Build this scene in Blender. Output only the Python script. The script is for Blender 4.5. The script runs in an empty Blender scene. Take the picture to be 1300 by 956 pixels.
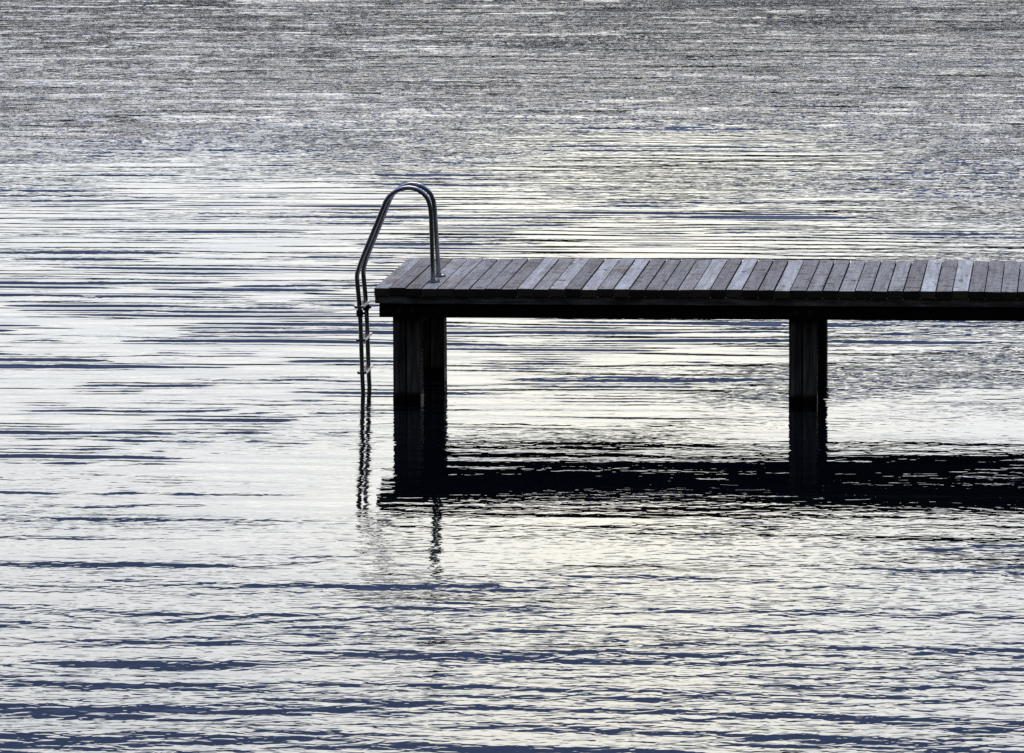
import bpy, bmesh, math, random
import numpy as np
from mathutils import Vector, Matrix

random.seed(7)
rng = np.random.default_rng(11)
sc = bpy.context.scene
C = sc.collection
R = math.radians

# ------------------------------------------------------------------ helpers
def link(name, me, mat=None, parent=None):
    o = bpy.data.objects.new(name, me)
    C.objects.link(o)
    if mat: me.materials.append(mat)
    if parent: o.parent = parent
    return o

def from_bm(name, bm, mat, parent=None, smooth=False):
    me = bpy.data.meshes.new(name)
    bm.normal_update()
    bm.to_mesh(me); bm.free()
    if smooth:
        me.polygons.foreach_set('use_smooth', [True] * len(me.polygons))
    return link(name, me, mat, parent)

def empty(name, loc, label, cat, group=None):
    o = bpy.data.objects.new(name, None); C.objects.link(o)
    o.location = loc
    o['label'] = label; o['category'] = cat
    if group: o['group'] = group
    return o

def add_box(bm, x0, x1, y0, y1, z0, z1, bev=0.0, jit=0.0):
    r = bmesh.ops.create_cube(bm, size=1.0)
    vs = r['verts']
    for v in vs:
        v.co = Vector(((x0+x1)/2 + v.co.x*(x1-x0), (y0+y1)/2 + v.co.y*(y1-y0), (z0+z1)/2 + v.co.z*(z1-z0)))
        if jit: v.co += Vector((random.uniform(-jit, jit), random.uniform(-jit, jit), random.uniform(-jit, jit)))
    if bev:
        es = list({e for v in vs for e in v.link_edges})
        g = bmesh.ops.bevel(bm, geom=es, offset=bev, segments=2, profile=0.6, affect='EDGES')
        vs = list({v for f in g['faces'] for v in f.verts} | {v for v in vs if v.is_valid})
    return vs

def catmull(pts, n=6):
    P = [Vector(p) for p in pts]
    P = [P[0]*2-P[1]] + P + [P[-1]*2-P[-2]]
    out = []
    for i in range(1, len(P)-2):
        a, b, c, d = P[i-1], P[i], P[i+1], P[i+2]
        for k in range(n):
            t = k/n
            out.append(0.5*((2*b) + (c-a)*t + (2*a-5*b+4*c-d)*t*t + (3*b-a-3*c+d)*t**3))
    out.append(P[-2].copy())
    return out

def add_tube(bm, path, r, seg=20, cap=True):
    rings = []
    n = len(path)
    up = Vector((0, 1, 0))
    for i, p in enumerate(path):
        t = (path[min(i+1, n-1)] - path[max(i-1, 0)]).normalized()
        a = (up - t*up.dot(t)).normalized(); b = t.cross(a)
        rings.append([bm.verts.new(p + (a*math.cos(2*math.pi*k/seg) + b*math.sin(2*math.pi*k/seg))*r) for k in range(seg)])
    for i in range(n-1):
        for k in range(seg):
            bm.faces.new((rings[i][k], rings[i][(k+1) % seg], rings[i+1][(k+1) % seg], rings[i+1][k]))
    if cap:
        bm.faces.new(rings[0][::-1]); bm.faces.new(rings[-1])
    bmesh.ops.recalc_face_normals(bm, faces=bm.faces)

def add_cyl(bm, c, axis, r, h, seg=24, bev=0.0):
    m = Matrix.Translation(c) @ Vector(axis).to_track_quat('Z', 'Y').to_matrix().to_4x4()
    g = bmesh.ops.create_cone(bm, cap_ends=True, segments=seg, radius1=r, radius2=r, depth=h, matrix=m)
    if bev:
        es = [e for e in {e for v in g['verts'] for e in v.link_edges} if len([f for f in e.link_faces if len(f.verts) > 4]) == 1]
        bmesh.ops.bevel(bm, geom=es, offset=bev, segments=2, affect='EDGES')

class NT:
    def __init__(s, tree): s.t = tree; s.n = tree.nodes; s.l = tree.links
    def new(s, typ, **kw):
        n = s.n.new(typ)
        for k, v in kw.items(): setattr(n, k, v)
        return n
    def put(s, sock, v):
        if isinstance(v, bpy.types.NodeSocket): s.l.new(v, sock)
        elif v is not None: sock.default_value = v
    def math(s, op, a, b=None, c=None, clamp=False):
        n = s.new('ShaderNodeMath', operation=op, use_clamp=clamp)
        for i, v in enumerate((a, b, c)):
            if v is not None: s.put(n.inputs[i], v)
        return n.outputs[0]
    def mrange(s, v, a, b, c=0.0, d=1.0, interp='SMOOTHSTEP'):
        n = s.new('ShaderNodeMapRange', interpolation_type=interp)
        for i, x in enumerate((v, a, b, c, d)): s.put(n.inputs[i], x)
        return n.outputs[0]
    def mix(s, f, a, b, blend='MIX'):
        n = s.new('ShaderNodeMix', data_type='RGBA', blend_type=blend)
        s.put(n.inputs[0], f)
        for i, v in ((6, a), (7, b)):
            s.put(n.inputs[i], v if isinstance(v, bpy.types.NodeSocket) else (*v, 1.0))
        return n.outputs[2]
    def noise(s, vec, scale, detail=3.0, rough=0.55, dist=0.0):
        n = s.new('ShaderNodeTexNoise')
        s.put(n.inputs['Vector'], vec); n.inputs['Scale'].default_value = scale
        n.inputs['Detail'].default_value = detail; n.inputs['Roughness'].default_value = rough
        n.inputs['Distortion'].default_value = dist
        return n.outputs[0]
    def mapping(s, vec, scale=(1, 1, 1), loc=(0, 0, 0), rot=(0, 0, 0)):
        n = s.new('ShaderNodeMapping'); s.put(n.inputs['Vector'], vec)
        n.inputs['Scale'].default_value = scale; n.inputs['Location'].default_value = loc
        n.inputs['Rotation'].default_value = rot
        return n.outputs[0]
    def attr(s, name): return s.new('ShaderNodeAttribute', attribute_name=name).outputs['Fac']

def mat(name):
    m = bpy.data.materials.new(name); m.use_nodes = True
    nt = NT(m.node_tree); b = m.node_tree.nodes['Principled BSDF']
    obj = nt.new('ShaderNodeTexCoord').outputs['Object']
    return m, nt, b, obj

# ------------------------------------------------------------------ materials
def mat_decking():
    m, nt, b, obj = mat('weathered_planks')
    tone = nt.attr('tone'); seed = nt.attr('seed'); warm = nt.attr('warm')
    comb = nt.new('ShaderNodeCombineXYZ'); nt.put(comb.inputs[2], nt.math('MULTIPLY', seed, 37.0))
    add = nt.new('ShaderNodeVectorMath', operation='ADD'); nt.put(add.inputs[0], obj); nt.put(add.inputs[1], comb.outputs[0])
    v = add.outputs[0]
    grain = nt.noise(nt.mapping(v, (26, 0.9, 26)), 1.0, 5, 0.68, 0.3)
    fine = nt.noise(nt.mapping(v, (75, 3, 75)), 1.0, 3, 0.6)
    blot = nt.noise(nt.mapping(v, (6, 1.6, 6)), 1.0, 4, 0.6)
    knot = nt.noise(nt.mapping(v, (15, 5, 9)), 1.0, 2, 0.5)
    # knots and weather checks that cross the boards
    kf = nt.mrange(knot, 0.62, 0.69)
    ck = nt.noise(nt.mapping(v, (7, 8.5, 9)), 1.0, 3, 0.6)
    cf = nt.math('MULTIPLY', nt.mrange(ck, 0.57, 0.63), nt.math('SUBTRACT', 1.2, tone, clamp=True))
    base = nt.mix(tone, (0.085, 0.076, 0.078), (0.68, 0.68, 0.70))
    br = nt.mix(nt.math('MULTIPLY', warm, nt.mrange(blot, 0.40, 0.62)), base, (0.22, 0.165, 0.13))
    g = nt.math('MULTIPLY', nt.mrange(grain, 0.3, 0.7, 0.5, 1.38, 'LINEAR'), nt.mrange(fine, 0.2, 0.8, 0.84, 1.14, 'LINEAR'))
    g = nt.math('MULTIPLY', g, nt.mrange(blot, 0.3, 0.7, 0.66, 1.25, 'LINEAR'))
    hsv = nt.new('ShaderNodeHueSaturation'); nt.put(hsv.inputs['Value'], g); nt.put(hsv.inputs['Color'], br)
    c = nt.mix(nt.math('MULTIPLY', kf, 0.75), hsv.outputs[0], (0.05, 0.04, 0.036))
    c = nt.mix(nt.math('MULTIPLY', cf, 0.8), c, (0.03, 0.026, 0.026))
    # sawn ends and sides coloured darker than the tops
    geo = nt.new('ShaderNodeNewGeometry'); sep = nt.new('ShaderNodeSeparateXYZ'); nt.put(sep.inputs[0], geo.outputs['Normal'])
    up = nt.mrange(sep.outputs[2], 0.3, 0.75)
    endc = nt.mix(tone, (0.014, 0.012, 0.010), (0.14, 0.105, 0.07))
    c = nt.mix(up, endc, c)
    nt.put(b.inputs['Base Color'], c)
    nt.put(b.inputs['Roughness'], nt.mrange(blot, 0.3, 0.7, 0.62, 0.82, 'LINEAR'))
    b.inputs['Specular IOR Level'].default_value = 0.12
    bp = nt.new('ShaderNodeBump'); bp.inputs['Strength'].default_value = 0.5; bp.inputs['Distance'].default_value = 0.004
    nt.put(bp.inputs['Height'], nt.math('SUBTRACT', nt.math('ADD', grain, nt.math('MULTIPLY', fine, 0.4)), nt.math('ADD', kf, cf)))
    nt.put(b.inputs['Normal'], bp.outputs[0])
    return m

def mat_timber(name, dark, light, scale, wet=False):
    m, nt, b, obj = mat(name)
    grain = nt.noise(nt.mapping(obj, scale), 1.0, 5, 0.62, 0.3)
    blot = nt.noise(nt.mapping(obj, (3.5, 3.5, 1.4)), 1.0, 4, 0.6)
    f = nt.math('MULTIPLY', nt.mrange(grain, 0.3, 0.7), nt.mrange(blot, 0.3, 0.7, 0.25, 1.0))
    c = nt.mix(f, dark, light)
    rough = 0.75
    if wet:
        sep = nt.new('ShaderNodeSeparateXYZ'); nt.put(sep.inputs[0], obj)
        line = nt.math('ADD', sep.outputs[2], nt.math('MULTIPLY', nt.math('SUBTRACT', nt.noise(nt.mapping(obj, (14, 14, 4)), 1.0, 3), 0.5), 0.06))
        w = nt.mrange(line, 0.045, 0.095, 1.0, 0.0)
        c = nt.mix(w, c, (0.022, 0.010, 0.006))
        rough = nt.mrange(w, 0.0, 1.0, 0.75, 0.5, 'LINEAR')
    nt.put(b.inputs['Base Color'], c); nt.put(b.inputs['Roughness'], rough)
    b.inputs['Specular IOR Level'].default_value = 0.08
    bp = nt.new('ShaderNodeBump'); bp.inputs['Strength'].default_value = 0.6; bp.inputs['Distance'].default_value = 0.006
    nt.put(bp.inputs['Height'], grain); nt.put(b.inputs['Normal'], bp.outputs[0])
    return m

def mat_steel():
    m, nt, b, obj = mat('brushed_stainless_steel')
    n = nt.noise(nt.mapping(obj, (40, 40, 6)), 1.0, 4, 0.6)
    b.inputs['Metallic'].default_value = 1.0
    nt.put(b.inputs['Base Color'], nt.mix(n, (0.38, 0.38, 0.41), (0.5, 0.5, 0.54)))
    nt.put(b.inputs['Roughness'], nt.mrange(n, 0.3, 0.7, 0.14, 0.24, 'LINEAR'))
    return m

def mat_plastic():
    m, nt, b, obj = mat('black_clamp_plastic')
    n = nt.noise(obj, 60, 3)
    nt.put(b.inputs['Base Color'], nt.mix(n, (0.015, 0.015, 0.017), (0.03, 0.03, 0.033)))
    b.inputs['Roughness'].default_value = 0.5
    return m

def mat_forest():
    m, nt, b, obj = mat('wooded_hillside')
    n = nt.noise(obj, 0.06, 6, 0.7)
    nt.put(b.inputs['Base Color'], nt.mix(nt.mrange(n, 0.35, 0.65), (0.012, 0.017, 0.011), (0.045, 0.055, 0.03)))
    b.inputs['Roughness'].default_value = 1.0
    b.inputs['Specular IOR Level'].default_value = 0.0
    return m

def mat_water():
    m, nt, b, obj = mat('lake_water')
    b.inputs['Base Color'].default_value = (0.002, 0.003, 0.006, 1)
    b.inputs['Roughness'].default_value = 0.0
    b.inputs['IOR'].default_value = 1.333
    ruf = nt.attr('ruffle'); near = nt.attr('near')
    # wind ripple: short-crested wavelets a hand or two long
    r1 = nt.noise(nt.mapping(obj, (3.3, 5.0, 1), rot=(0, 0, R(4))), 1.0, 2.2, 0.55, 0.4)
    r2 = nt.noise(nt.mapping(obj, (5.0, 7.0, 1), (7, 3, 0), (0, 0, R(-9))), 1.0, 1.5, 0.5, 0.3)
    hh = nt.math('ADD', nt.math('MULTIPLY', r1, 0.088), nt.math('MULTIPLY', r2, 0.034))
    h = nt.math('MULTIPLY', hh, ruf)
    # calm-water shivers
    r3 = nt.noise(nt.mapping(obj, (6.0, 9.0, 1), (1, 9, 0), (0, 0, R(7))), 1.0, 1.6, 0.5, 0.5)
    h = nt.math('ADD', h, nt.math('MULTIPLY', nt.math('MULTIPLY', r3, near), 0.0046))
    bp = nt.new('ShaderNodeBump'); bp.inputs['Strength'].default_value = 1.0; bp.inputs['Distance'].default_value = 1.0
    if 'Filter Width' in bp.inputs: bp.inputs['Filter Width'].default_value = 0.05
    nt.put(bp.inputs['Height'], h); nt.put(b.inputs['Normal'], bp.outputs[0])
    return m

M_deck = mat_decking()
M_edge = mat_timber('edge_board_timber', (0.06, 0.053, 0.046), (0.40, 0.36, 0.32), (3, 3, 30))
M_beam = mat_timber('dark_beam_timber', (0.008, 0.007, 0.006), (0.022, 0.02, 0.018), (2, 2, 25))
M_post = mat_timber('pile_timber', (0.022, 0.018, 0.014), (0.32, 0.28, 0.24), (26, 26, 1.2), wet=True)
M_steel = mat_steel(); M_plastic = mat_plastic()

# ------------------------------------------------------------------ water
def smooth(x, a, b):
    t = np.clip((x-a)/(b-a), 0, 1); return t*t*(3-2*t)

def field(X, Y, lam, spread, slope, n, az=0.0):
    """height field of n wave trains, rms slope given, crests across the view"""
    Z = np.zeros_like(X)
    for i in range(n):
        L = math.exp(rng.uniform(math.log(lam[0]), math.log(lam[1])))
        a = R(az + rng.normal(0, spread)); k = 2*math.pi/L
        amp = slope*math.sqrt(2/n)/k
        ph = k*(math.sin(a)*X + math.cos(a)*Y) + rng.uniform(0, 2*math.pi)
        Z += amp*np.sin(ph)
    return Z

def blobs(X, Y, lx, ly, n=14):
    Z = np.zeros_like(X)
    for i in range(n):
        kx = rng.normal(0, 2*math.pi/lx); ky = rng.normal(0, 2*math.pi/ly)
        Z += np.sin(kx*X + ky*Y + rng.uniform(0, 6.28))
    return Z/math.sqrt(n/2)

def stretch(a, b, step, out, ratio=1.35):
    core = list(np.arange(a, b, step)); s = step; hi = []; x = core[-1]
    while x < out: s *= ratio; x += s; hi.append(x)
    s = step; lo = []; x = core[0]
    while x > -out: s *= ratio; x -= s; lo.append(x)
    return lo[::-1] + core + hi

def build_water():
    xs = np.array(stretch(-18.0, 11.0, 0.085, 4000))
    near = list(np.arange(-21.0, 18.0, 0.03)); far = list(np.arange(18.0, 72.0, 0.05))
    s = 0.05; hi = []; y = far[-1]
    while y < 4000: s *= 1.35; y += s; hi.append(y)
    s = 0.03; lo = []; y = near[0]
    while y > -4000: s *= 1.35; y -= s; lo.append(y)
    ys = np.array(lo[::-1] + near + far + hi)
    nx, ny = len(xs), len(ys)
    X, Y = np.meshgrid(xs, ys)
    core = smooth(X, -19.5, -17.5)*(1-smooth(X, 10.5, 12.5))*smooth(Y, -23, -20.5)*(1-smooth(Y, 71, 76))
    w1 = blobs(X*core, Y*core, 14, 18); w2 = blobs(X*core, Y*core, 5, 9); w3 = blobs(X*core, Y*core, 7, 3.5)
    w4 = blobs(X*core, Y*core, 4.5, 1.8, 24)
    Yw = Y + 1.2*w1 + 0.6*w2
    # long ripple trains of the middle distance
    s1 = 0.034*smooth(Yw, -3.0, 7.5)*(1-0.35*smooth(Yw, 26, 44)) + 0.004 + 0.016*smooth(Yw, -12, -5)*(1-smooth(Yw, 5, 12))*(1-smooth(X, -1.2, 0.8))
    Z = field(X, Y, (0.34, 0.80), 5, 1.0, 64, az=1.5)*s1*np.clip(1+0.12*w2+0.15*w3, 0.5, 1.5)
    # slow rolling swell, strongest near the shore the camera stands on
    s2 = 0.016*(1-smooth(Yw, -12.5, -6.3)) + 0.0035 + 0.004*smooth(Yw, 0, 6)
    Z += field(X, Y, (0.65, 1.7), 9, 1.0, 48, az=3)*s2*np.clip(1+0.3*w1+0.25*w3, 0.3, 1.8)
    s3 = 0.004 + 0.010*(1-smooth(Yw, -11, -6)) + 0.009*(1-smooth(X, -1.5, 0.5))*smooth(Yw, -9, -4)*(1-smooth(Yw, 6, 12)) + 0.008*smooth(Yw, 14, 35)
    Z += field(X, Y, (0.24, 0.48), 20, 1.0, 48)*s3*np.clip(1+0.4*w3, 0.2, 2)
    Z += field(X, Y, (1.0, 2.8), 20, 1.0, 40)*0.013*smooth(Yw, 14, 34)*np.clip(1+0.4*w4, 0.2, 2)
    Z *= core
    n = nx*ny
    co = np.empty((n, 3), np.float32); co[:, 0] = X.ravel(); co[:, 1] = Y.ravel(); co[:, 2] = Z.ravel()
    i = np.arange((ny-1)*(nx-1)); r = i//(nx-1); c = i % (nx-1); a = r*nx+c
    idx = np.stack([a, a+1, a+nx+1, a+nx], 1).astype(np.int32)
    me = bpy.data.meshes.new('water')
    me.vertices.add(n); me.vertices.foreach_set('co', co.ravel())
    me.loops.add(idx.size); me.loops.foreach_set('vertex_index', idx.ravel())
    me.polygons.add(len(idx)); me.polygons.foreach_set('loop_start', np.arange(0, idx.size, 4, dtype=np.int32))
    me.polygons.foreach_set('use_smooth', np.ones(len(idx), bool))
    me.update(calc_edges=True)
    # wind-ruffled patches: far water, and a tongue reaching in on the right
    ruf = 2.6*smooth(Yw + 3*w1 - 0.45*(X+4), 4, 60)**1.7*np.clip(0.9+0.15*w2+0.25*w4, 0.3, 1.8)
    tongue = smooth(X-0.10*Y + 0.5*w2, 2.2, 3.6)*smooth(Yw, -3, 2)*(1-smooth(Yw, 13, 20))
    ruf = ruf + 0.15*tongue*np.clip(1+0.6*w3, 0.2, 2)
    nr = 0.38 + 0.8*(1-smooth(Yw, -11, -4)) + 0.25*w3
    for nm, arr in (('ruffle', ruf), ('near', np.clip(nr, 0.15, 2))):
        at = me.attributes.new(nm, 'FLOAT', 'POINT'); at.data.foreach_set('value', arr.astype(np.float32).ravel())
    o = link('water', me, mat_water()); o['kind'] = 'structure'
    return o
build_water()

# ------------------------------------------------------------------ wooded hills round the lake, plus an unseen rear light block
def build_hills():
    na, nr = 720, 14
    bm = bmesh.new(); rings = []
    for j in range(nr):
        t = j/(nr-1); ring = []
        for i in range(na):
            az = 2*math.pi*i/na
            back = 0.5-0.5*math.cos(az)                       # 0 ahead (+Y), 1 behind the camera
            back = max(0.0, min(1.0, (back-0.30)/0.45)); back = back*back*(3-2*back)
            d0 = 620*(1-back) + 130*back
            d = d0*(1 + 0.9*t)
            a5 = math.degrees((az+math.pi) % (2*math.pi) - math.pi)
            ridge = 3.3 + 0.16*math.sin(a5*1.9) + 0.08*math.sin(a5*5.3+2) + 1.5*max(0, min(1, (a5+8.5)/4.5))
            ridge = ridge*(1-back) + (15+2.5*math.sin(a5*0.12))*back  # rear ridge added high and close, to darken the camera-facing sides
            prof = math.sin(min(1, t*1.15)*math.pi/2)
            h = math.tan(R(ridge))*d*prof
            h += (random.uniform(-1, 1)*2.2*(1-back) + random.uniform(-1, 1)*1.0*back)*(t > 0.05)
            ring.append(bm.verts.new((math.sin(az)*d, math.cos(az)*d - 20, h if j else -1.5)))
        rings.append(ring)
    for j in range(nr-1):
        for i in range(na):
            bm.faces.new((rings[j][i], rings[j+1][i], rings[j+1][(i+1) % na], rings[j][(i+1) % na]))
    bmesh.ops.recalc_face_normals(bm, faces=bm.faces)
    o = from_bm('hills_and_light_block', bm, mat_forest(), smooth=False); o['kind'] = 'structure'
build_hills()

# ------------------------------------------------------------------ pier
NP, PITCH, DEPTH = 58, 0.14, 2.65
pier = empty('pier', (0, 0, 0), 'weathered grey plank bathing pier on square dark timber piles standing in the lake', 'pier')

tones = [.78,.30,.30,.72,.70,.45,.42,.40,.30,.78,.56,.84,.26,.84,.52,.90,.30,.32,.34,.58,.80,.30,.92,.30,.28,.80,.34,.44,.38,.62,.42,.44,.60,.26,1.0,.32,.95,.30,.34,.44,.42]
warms = {0: .8, 2: 1, 3: .7, 4: .6, 8: .5, 10: .7, 12: .3, 14: .9, 19: .6}
def build_decking():
    bm = bmesh.new()
    for k in range(NP):
        x0 = k*PITCH; g = random.uniform(0.0025, 0.0065)
        if k in (0, 21, 22): g += 0.002
        y0 = random.uniform(-0.008, 0.008); y1 = DEPTH + random.uniform(-0.03, 0.03)
        dz = random.uniform(-0.004, 0.004)
        vs = add_box(bm, x0+g, x0+PITCH-g, y0, y1, 0.932+dz, 1.0+dz, bev=0.004, jit=0.0015)
        tl = random.uniform(-0.012, 0.012)
        for v in vs: v.co.z += (v.co.x-x0-PITCH/2)*tl
    o = from_bm('decking', bm, M_deck, pier)
    # bevel can reorder faces: find each face's board by its centre
    me = o.data
    per = {}
    vals = {'tone': [], 'seed': [], 'warm': []}
    rr = random.Random(5)
    for k in range(NP):
        tn = tones[k] if k < len(tones) else rr.choice([.3, .4, .55, .8])
        per[k] = (tn, rr.random(), warms.get(k, 0.3))
    for p in me.polygons:
        k = max(0, min(NP-1, int(p.center.x//PITCH)))
        for nm, v in zip(('tone', 'seed', 'warm'), per[k]): vals[nm].append(v)
    for nm, v in vals.items():
        at = me.attributes.new(nm, 'FLOAT', 'FACE'); at.data.foreach_set('value', v)
build_decking()
XE = NP*PITCH

bm = bmesh.new()
xj = [0.012, 2.93, 5.87, XE-0.01]
for a, b in zip(xj[:-1], xj[1:]): add_box(bm, a, b-0.003, 0.02, 0.075, 0.862, 0.931, bev=0.003)
from_bm('edge_board', bm, M_edge, pier)
bm = bmesh.new()
for a, b in zip(xj[:-1], xj[1:]): add_box(bm, a, b-0.003, DEPTH-0.075, DEPTH-0.02, 0.862, 0.931, bev=0.003)
from_bm('edge_board', bm, M_edge, pier)
bm = bmesh.new(); add_box(bm, 0.012, 0.065, 0.078, DEPTH-0.078, 0.862, 0.931, bev=0.003)
from_bm('edge_board', bm, M_edge, pier)
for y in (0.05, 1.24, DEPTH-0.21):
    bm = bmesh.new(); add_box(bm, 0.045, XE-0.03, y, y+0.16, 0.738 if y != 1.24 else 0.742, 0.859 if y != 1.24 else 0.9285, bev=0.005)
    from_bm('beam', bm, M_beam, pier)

def post_bm(w, d):
    """square pile with worn arrises and a deep drying check down its front"""
    h = w/2; c = 0.008; D = d/2
    sec = [(-h+c, -D), (-0.018, -D), (-0.006, -D+0.035), (0.004, -D+0.002), (0.020, -D), (h-c, -D), (h, -D+c), (h, D-c), (h-c, D), (-h+c, D), (-h, D-c), (-h, -D+c)]
    bm = bmesh.new(); rings = []
    zs = [-1.6, -0.8, -0.2, 0.0, 0.12, 0.3, 0.5, 0.7357]
    for z in zs:
        s = 1.0 + (0.012 if z < 0.1 else 0)
        rings.append([bm.verts.new((x*s + random.uniform(-.0018, .0018), y*s + random.uniform(-.0018, .0018), z)) for x, y in sec])
    m = len(sec)
    for i in range(len(zs)-1):
        for k in range(m):
            bm.faces.new((rings[i][k], rings[i][(k+1) % m], rings[i+1][(k+1) % m], rings[i+1][k]))
    bm.faces.new(rings[0][::-1]); bm.faces.new(rings[-1])
    bmesh.ops.recalc_face_normals(bm, faces=bm.faces)
    return bm
for px in (0.278, 3.745, 7.25):
    for py in (0.225, 2.13):
        p = from_bm('post', post_bm(0.243, 0.243), M_post, pier)
        p.location = (px + (0.003 if py > 1 else 0), py, 0)
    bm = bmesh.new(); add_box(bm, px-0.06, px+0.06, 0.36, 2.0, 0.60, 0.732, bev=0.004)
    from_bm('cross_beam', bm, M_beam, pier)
    for s in (-0.055, 0.06):
        bm = bmesh.new()
        add_cyl(bm, (px+s, 0.0475, 0.80), (0, -1, 0), 0.021, 0.005, 20)
        add_cyl(bm, (px+s, 0.040, 0.80), (0, -1, 0), 0.011, 0.012, 6)
        from_bm('bolt', bm, M_plastic, pier)

# ------------------------------------------------------------------ bathing ladder
YR = 0.57
ladder = empty('swim_ladder', (-0.18, YR+0.23, 0), 'stainless steel swim ladder with arched handrails at the open end of the pier', 'ladder')
near_pts = [(.463, .993), (.461, 1.10), (.458, 1.209), (.453, 1.444), (.446, 1.617), (.425, 1.719), (.379, 1.78), (.316, 1.816), (.243, 1.827), (.17, 1.812), (.107, 1.777), (.054, 1.717), (.017, 1.636), (-.053, 1.468), (-.107, 1.340), (-.160, 1.212), (-.190, 1.130), (-.2085, 1.065), (-.210, 0.993), (-.196, .832), (-.182, .58), (-.171, .167), (-.160, -.10), (-.145, -.55)]
TR = 0.0205
def off(x, z):
    """gap between the two rails, a little narrower over the arch"""
    t = max(0.0, min(1.0, (z-1.0)/0.8)); up = x > 0.0
    return 0.465 - 0.10*t*t if up else 0.465 - 0.06*t*t
for side in (0, 1):
    pts = []
    for x, z in near_pts:
        y = YR - ladder.location.y + (off(x, z) if side else 0)
        dx = (-0.010*max(0, min(1, (z-1.0)/0.4)) if x > 0.2 and side else 0)
        pts.append((x+dx-ladder.location.x, y, z))
    bm = bmesh.new(); add_tube(bm, catmull(pts, 7), TR, 24)
    h = from_bm('handrail', bm, M_steel, ladder, smooth=True)
    # oval floor flange with two screws and a welded collar
    fx, fy = pts[0][0], pts[0][1]
    bm = bmesh.new()
    bmesh.ops.create_cone(bm, cap_ends=True, segments=40, radius1=0.060, radius2=0.054, depth=0.012, matrix=Matrix.Translation((fx+0.010, fy, 1.0085)) @ Matrix.Diagonal((1.0, 0.85, 1, 1)))
    add_cyl(bm, (fx, fy, 1.022), (0, 0, 1), TR+0.006, 0.022, 28, 0.003)
    for sx in (-0.036, 0.054): add_cyl(bm, (fx+sx, fy, 1.0165), (0, 0, 1), 0.0075, 0.005, 12)
    f = from_bm('mounting_flange', bm, M_steel, h)
    bm = bmesh.new()
    zc = 0.715; xc = -0.190 - ladder.location.x; yc = pts[0][1] - 0
    if side: zc += 0.005
    add_cyl(bm, (xc, yc, zc), (0.03, 0, -1), TR+0.010, 0.055, 20, 0.004)
    add_cyl(bm, (xc+0.030, yc, zc), (1, 0, 0), 0.012, 0.034, 12, 0.002)
    add_box(bm, xc-0.012, xc+0.012, yc-0.036, yc+0.036, zc-0.016, zc+0.016, bev=0.003)
    from_bm('clamp', bm, M_plastic, h)
def rung_x(z):
    P = [(1.0, -.210), (.832, -.196), (.58, -.182), (.167, -.171), (-.10, -.160), (-.55, -.145)]
    for (z0, x0), (z1, x1) in zip(P[:-1], P[1:]):
        if z <= z0 and z >= z1: return x0 + (x1-x0)*(z-z0)/(z1-z0)
for z in (0.776, 0.482, 0.192, -0.098, -0.388):
    cx = rung_x(z) - ladder.location.x; y0 = YR - ladder.location.y - 0.030; y1 = y0 + 0.465 + 0.060
    bm = bmesh.new()
    add_box(bm, cx-0.036, cx+0.036, y0, y1, z-0.016, z+0.008, bev=0.003)          # tread channel
    add_box(bm, cx+0.030, cx+0.042, y0+0.002, y1-0.002, z-0.012, z+0.011, bev=0.002)  # raised rims
    add_box(bm, cx-0.042, cx-0.030, y0+0.002, y1-0.002, z-0.012, z+0.011, bev=0.002)
    for k in range(9): add_box(bm, cx-0.026, cx+0.026, y0+0.05+k*0.05, y0+0.058+k*0.05, z+0.006, z+0.011)
    from_bm('rung', bm, M_steel, ladder)

# ------------------------------------------------------------------ sky
SUN_AZ, SUN_EL = -4.4, 42.0
w = bpy.data.worlds.new('World'); sc.world = w; w.use_nodes = True
nt = NT(w.node_tree); bg = w.node_tree.nodes['Background']
STR = 0.15
sky = nt.new('ShaderNodeTexSky', sky_type='NISHITA'); sky.sun_disc = False
sky.sun_elevation = R(SUN_EL); sky.sun_rotation = R(SUN_AZ)
gen = nt.new('ShaderNodeTexCoord').outputs['Generated']
sep = nt.new('ShaderNodeSeparateXYZ'); nt.put(sep.inputs[0], gen)
dx, dy, dz = sep.outputs
el = nt.math('MULTIPLY', nt.math('ARCSINE', dz), 57.2958)
az = nt.math('MULTIPLY', nt.math('ARCTAN2', dx, dy), 57.2958)
front = nt.mrange(dy, 0.15, 0.75)
cv = nt.mapping(gen, (6, 6, 30))
edge = nt.math('MULTIPLY', nt.math('SUBTRACT', nt.noise(cv, 1.0, 4, 0.55), 0.5), 1.6)
e2 = nt.math('ADD', el, edge)
gap = nt.math('MULTIPLY', nt.mrange(e2, 10.6, 11.4, 1.0, 0.0), front)       # bright clear gap under the cloud bank
glow = nt.mrange(nt.math('ABSOLUTE', nt.math('SUBTRACT', az, SUN_AZ)), 0.0, 4.0, 1.0, 0.0)
tex = nt.noise(nt.mapping(gen, (7, 7, 130)), 1.0, 3, 0.55)
bright = nt.mix(glow, (2.17, 2.18, 2.15), (2.40, 2.33, 2.10))
bright = nt.mix(1.0, bright, nt.mix(nt.mrange(tex, 0.3, 0.7), (0.84, 0.85, 0.87), (1.15, 1.15, 1.13)), 'MULTIPLY')
slate = nt.mix(tex, (0.06, 0.088, 0.19), (0.18, 0.26, 0.52))
slate = nt.mix(nt.mrange(el, 16.0, 25.0), slate, (0.40, 0.55, 1.08))
slate = nt.mix(front, (0.085, 0.085, 0.092), slate)
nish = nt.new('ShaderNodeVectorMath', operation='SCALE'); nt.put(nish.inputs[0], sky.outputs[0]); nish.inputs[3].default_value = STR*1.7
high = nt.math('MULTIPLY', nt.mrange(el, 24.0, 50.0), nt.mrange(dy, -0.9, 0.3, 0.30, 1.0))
c = nt.mix(high, slate, nish.outputs[0])
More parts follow.
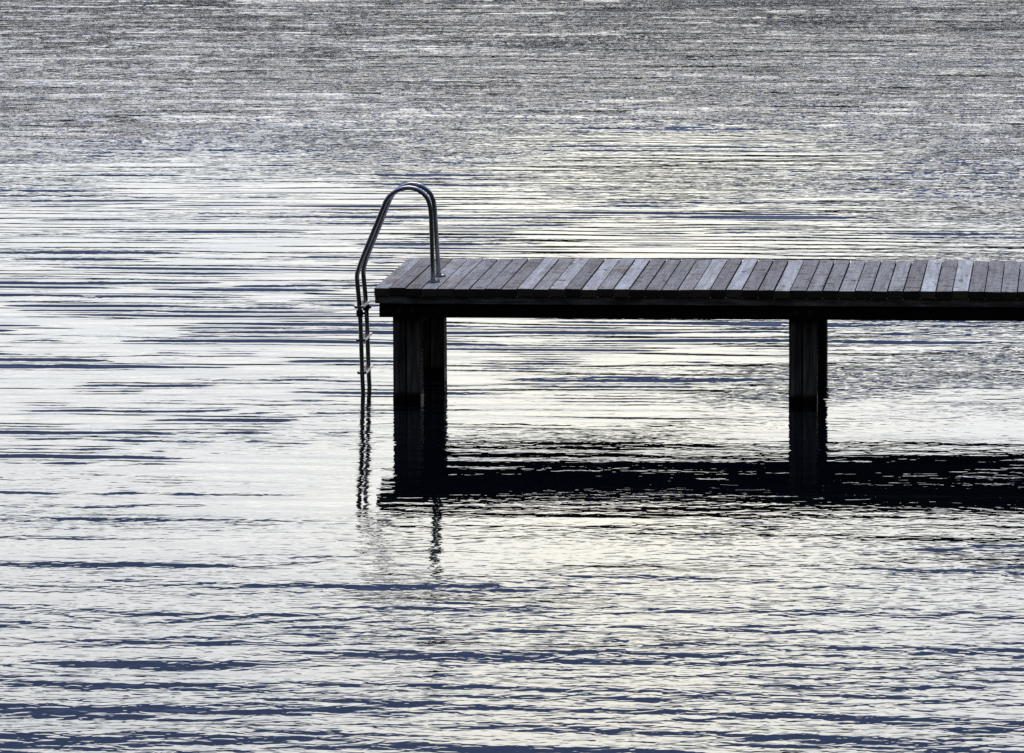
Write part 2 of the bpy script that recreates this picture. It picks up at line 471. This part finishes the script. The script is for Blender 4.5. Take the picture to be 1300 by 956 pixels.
bright = nt.mix(1.0, bright, nt.mix(nt.mrange(el, 3.5, 9.2, interp='LINEAR'), (0.47, 0.50, 0.56), (1.0, 1.0, 0.99)), 'MULTIPLY')
c = nt.mix(gap, c, bright)
sc_ = nt.new('ShaderNodeVectorMath', operation='SCALE'); nt.put(sc_.inputs[0], c); sc_.inputs[3].default_value = 1/STR
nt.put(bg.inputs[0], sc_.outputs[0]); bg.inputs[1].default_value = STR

ld = bpy.data.lights.new('sun', 'SUN'); ld.energy = 1.2; ld.angle = R(28); ld.color = (1.0, 0.95, 0.86)
lo = bpy.data.objects.new('sun', ld); C.objects.link(lo)
d = Vector((math.sin(R(SUN_AZ))*math.cos(R(SUN_EL)), math.cos(R(SUN_AZ))*math.cos(R(SUN_EL)), math.sin(R(SUN_EL))))
lo.rotation_euler = d.to_track_quat('Z', 'Y').to_euler(); lo.location = d*60

# ------------------------------------------------------------------ camera
cam = bpy.data.cameras.new('camera'); co = bpy.data.objects.new('camera', cam); C.objects.link(co)
yaw, pitch, roll, F = 0.0959150826, 0.11982412, -0.00433704, 7580.858
f = Vector((-math.sin(yaw)*math.cos(pitch), math.cos(yaw)*math.cos(pitch), -math.sin(pitch)))
r = f.cross(Vector((0, 0, 1))).normalized(); u = r.cross(f)
r2 = r*math.cos(roll) + u*math.sin(roll); u2 = -r*math.sin(roll) + u*math.cos(roll)
m = Matrix((r2, u2, -f)).transposed().to_4x4(); m.translation = (6.16618975, -51.4784879, 6.45801362)
co.matrix_world = m
cam.sensor_width = 36; cam.lens = 36*F/1300; cam.clip_start = 0.5; cam.clip_end = 20000
sc.camera = co

sc.view_settings.view_transform = 'Standard'; sc.view_settings.look = 'None'
sc.view_settings.exposure = 0; sc.view_settings.gamma = 1
sc.render.engine = 'CYCLES'
sc.cycles.caustics_reflective = False; sc.cycles.caustics_refractive = False
sc.cycles.use_denoising = False
sc.cycles.max_bounces = 6
sc.render.filter_size = 1.3 if hasattr(sc.render, 'filter_size') else 1.5
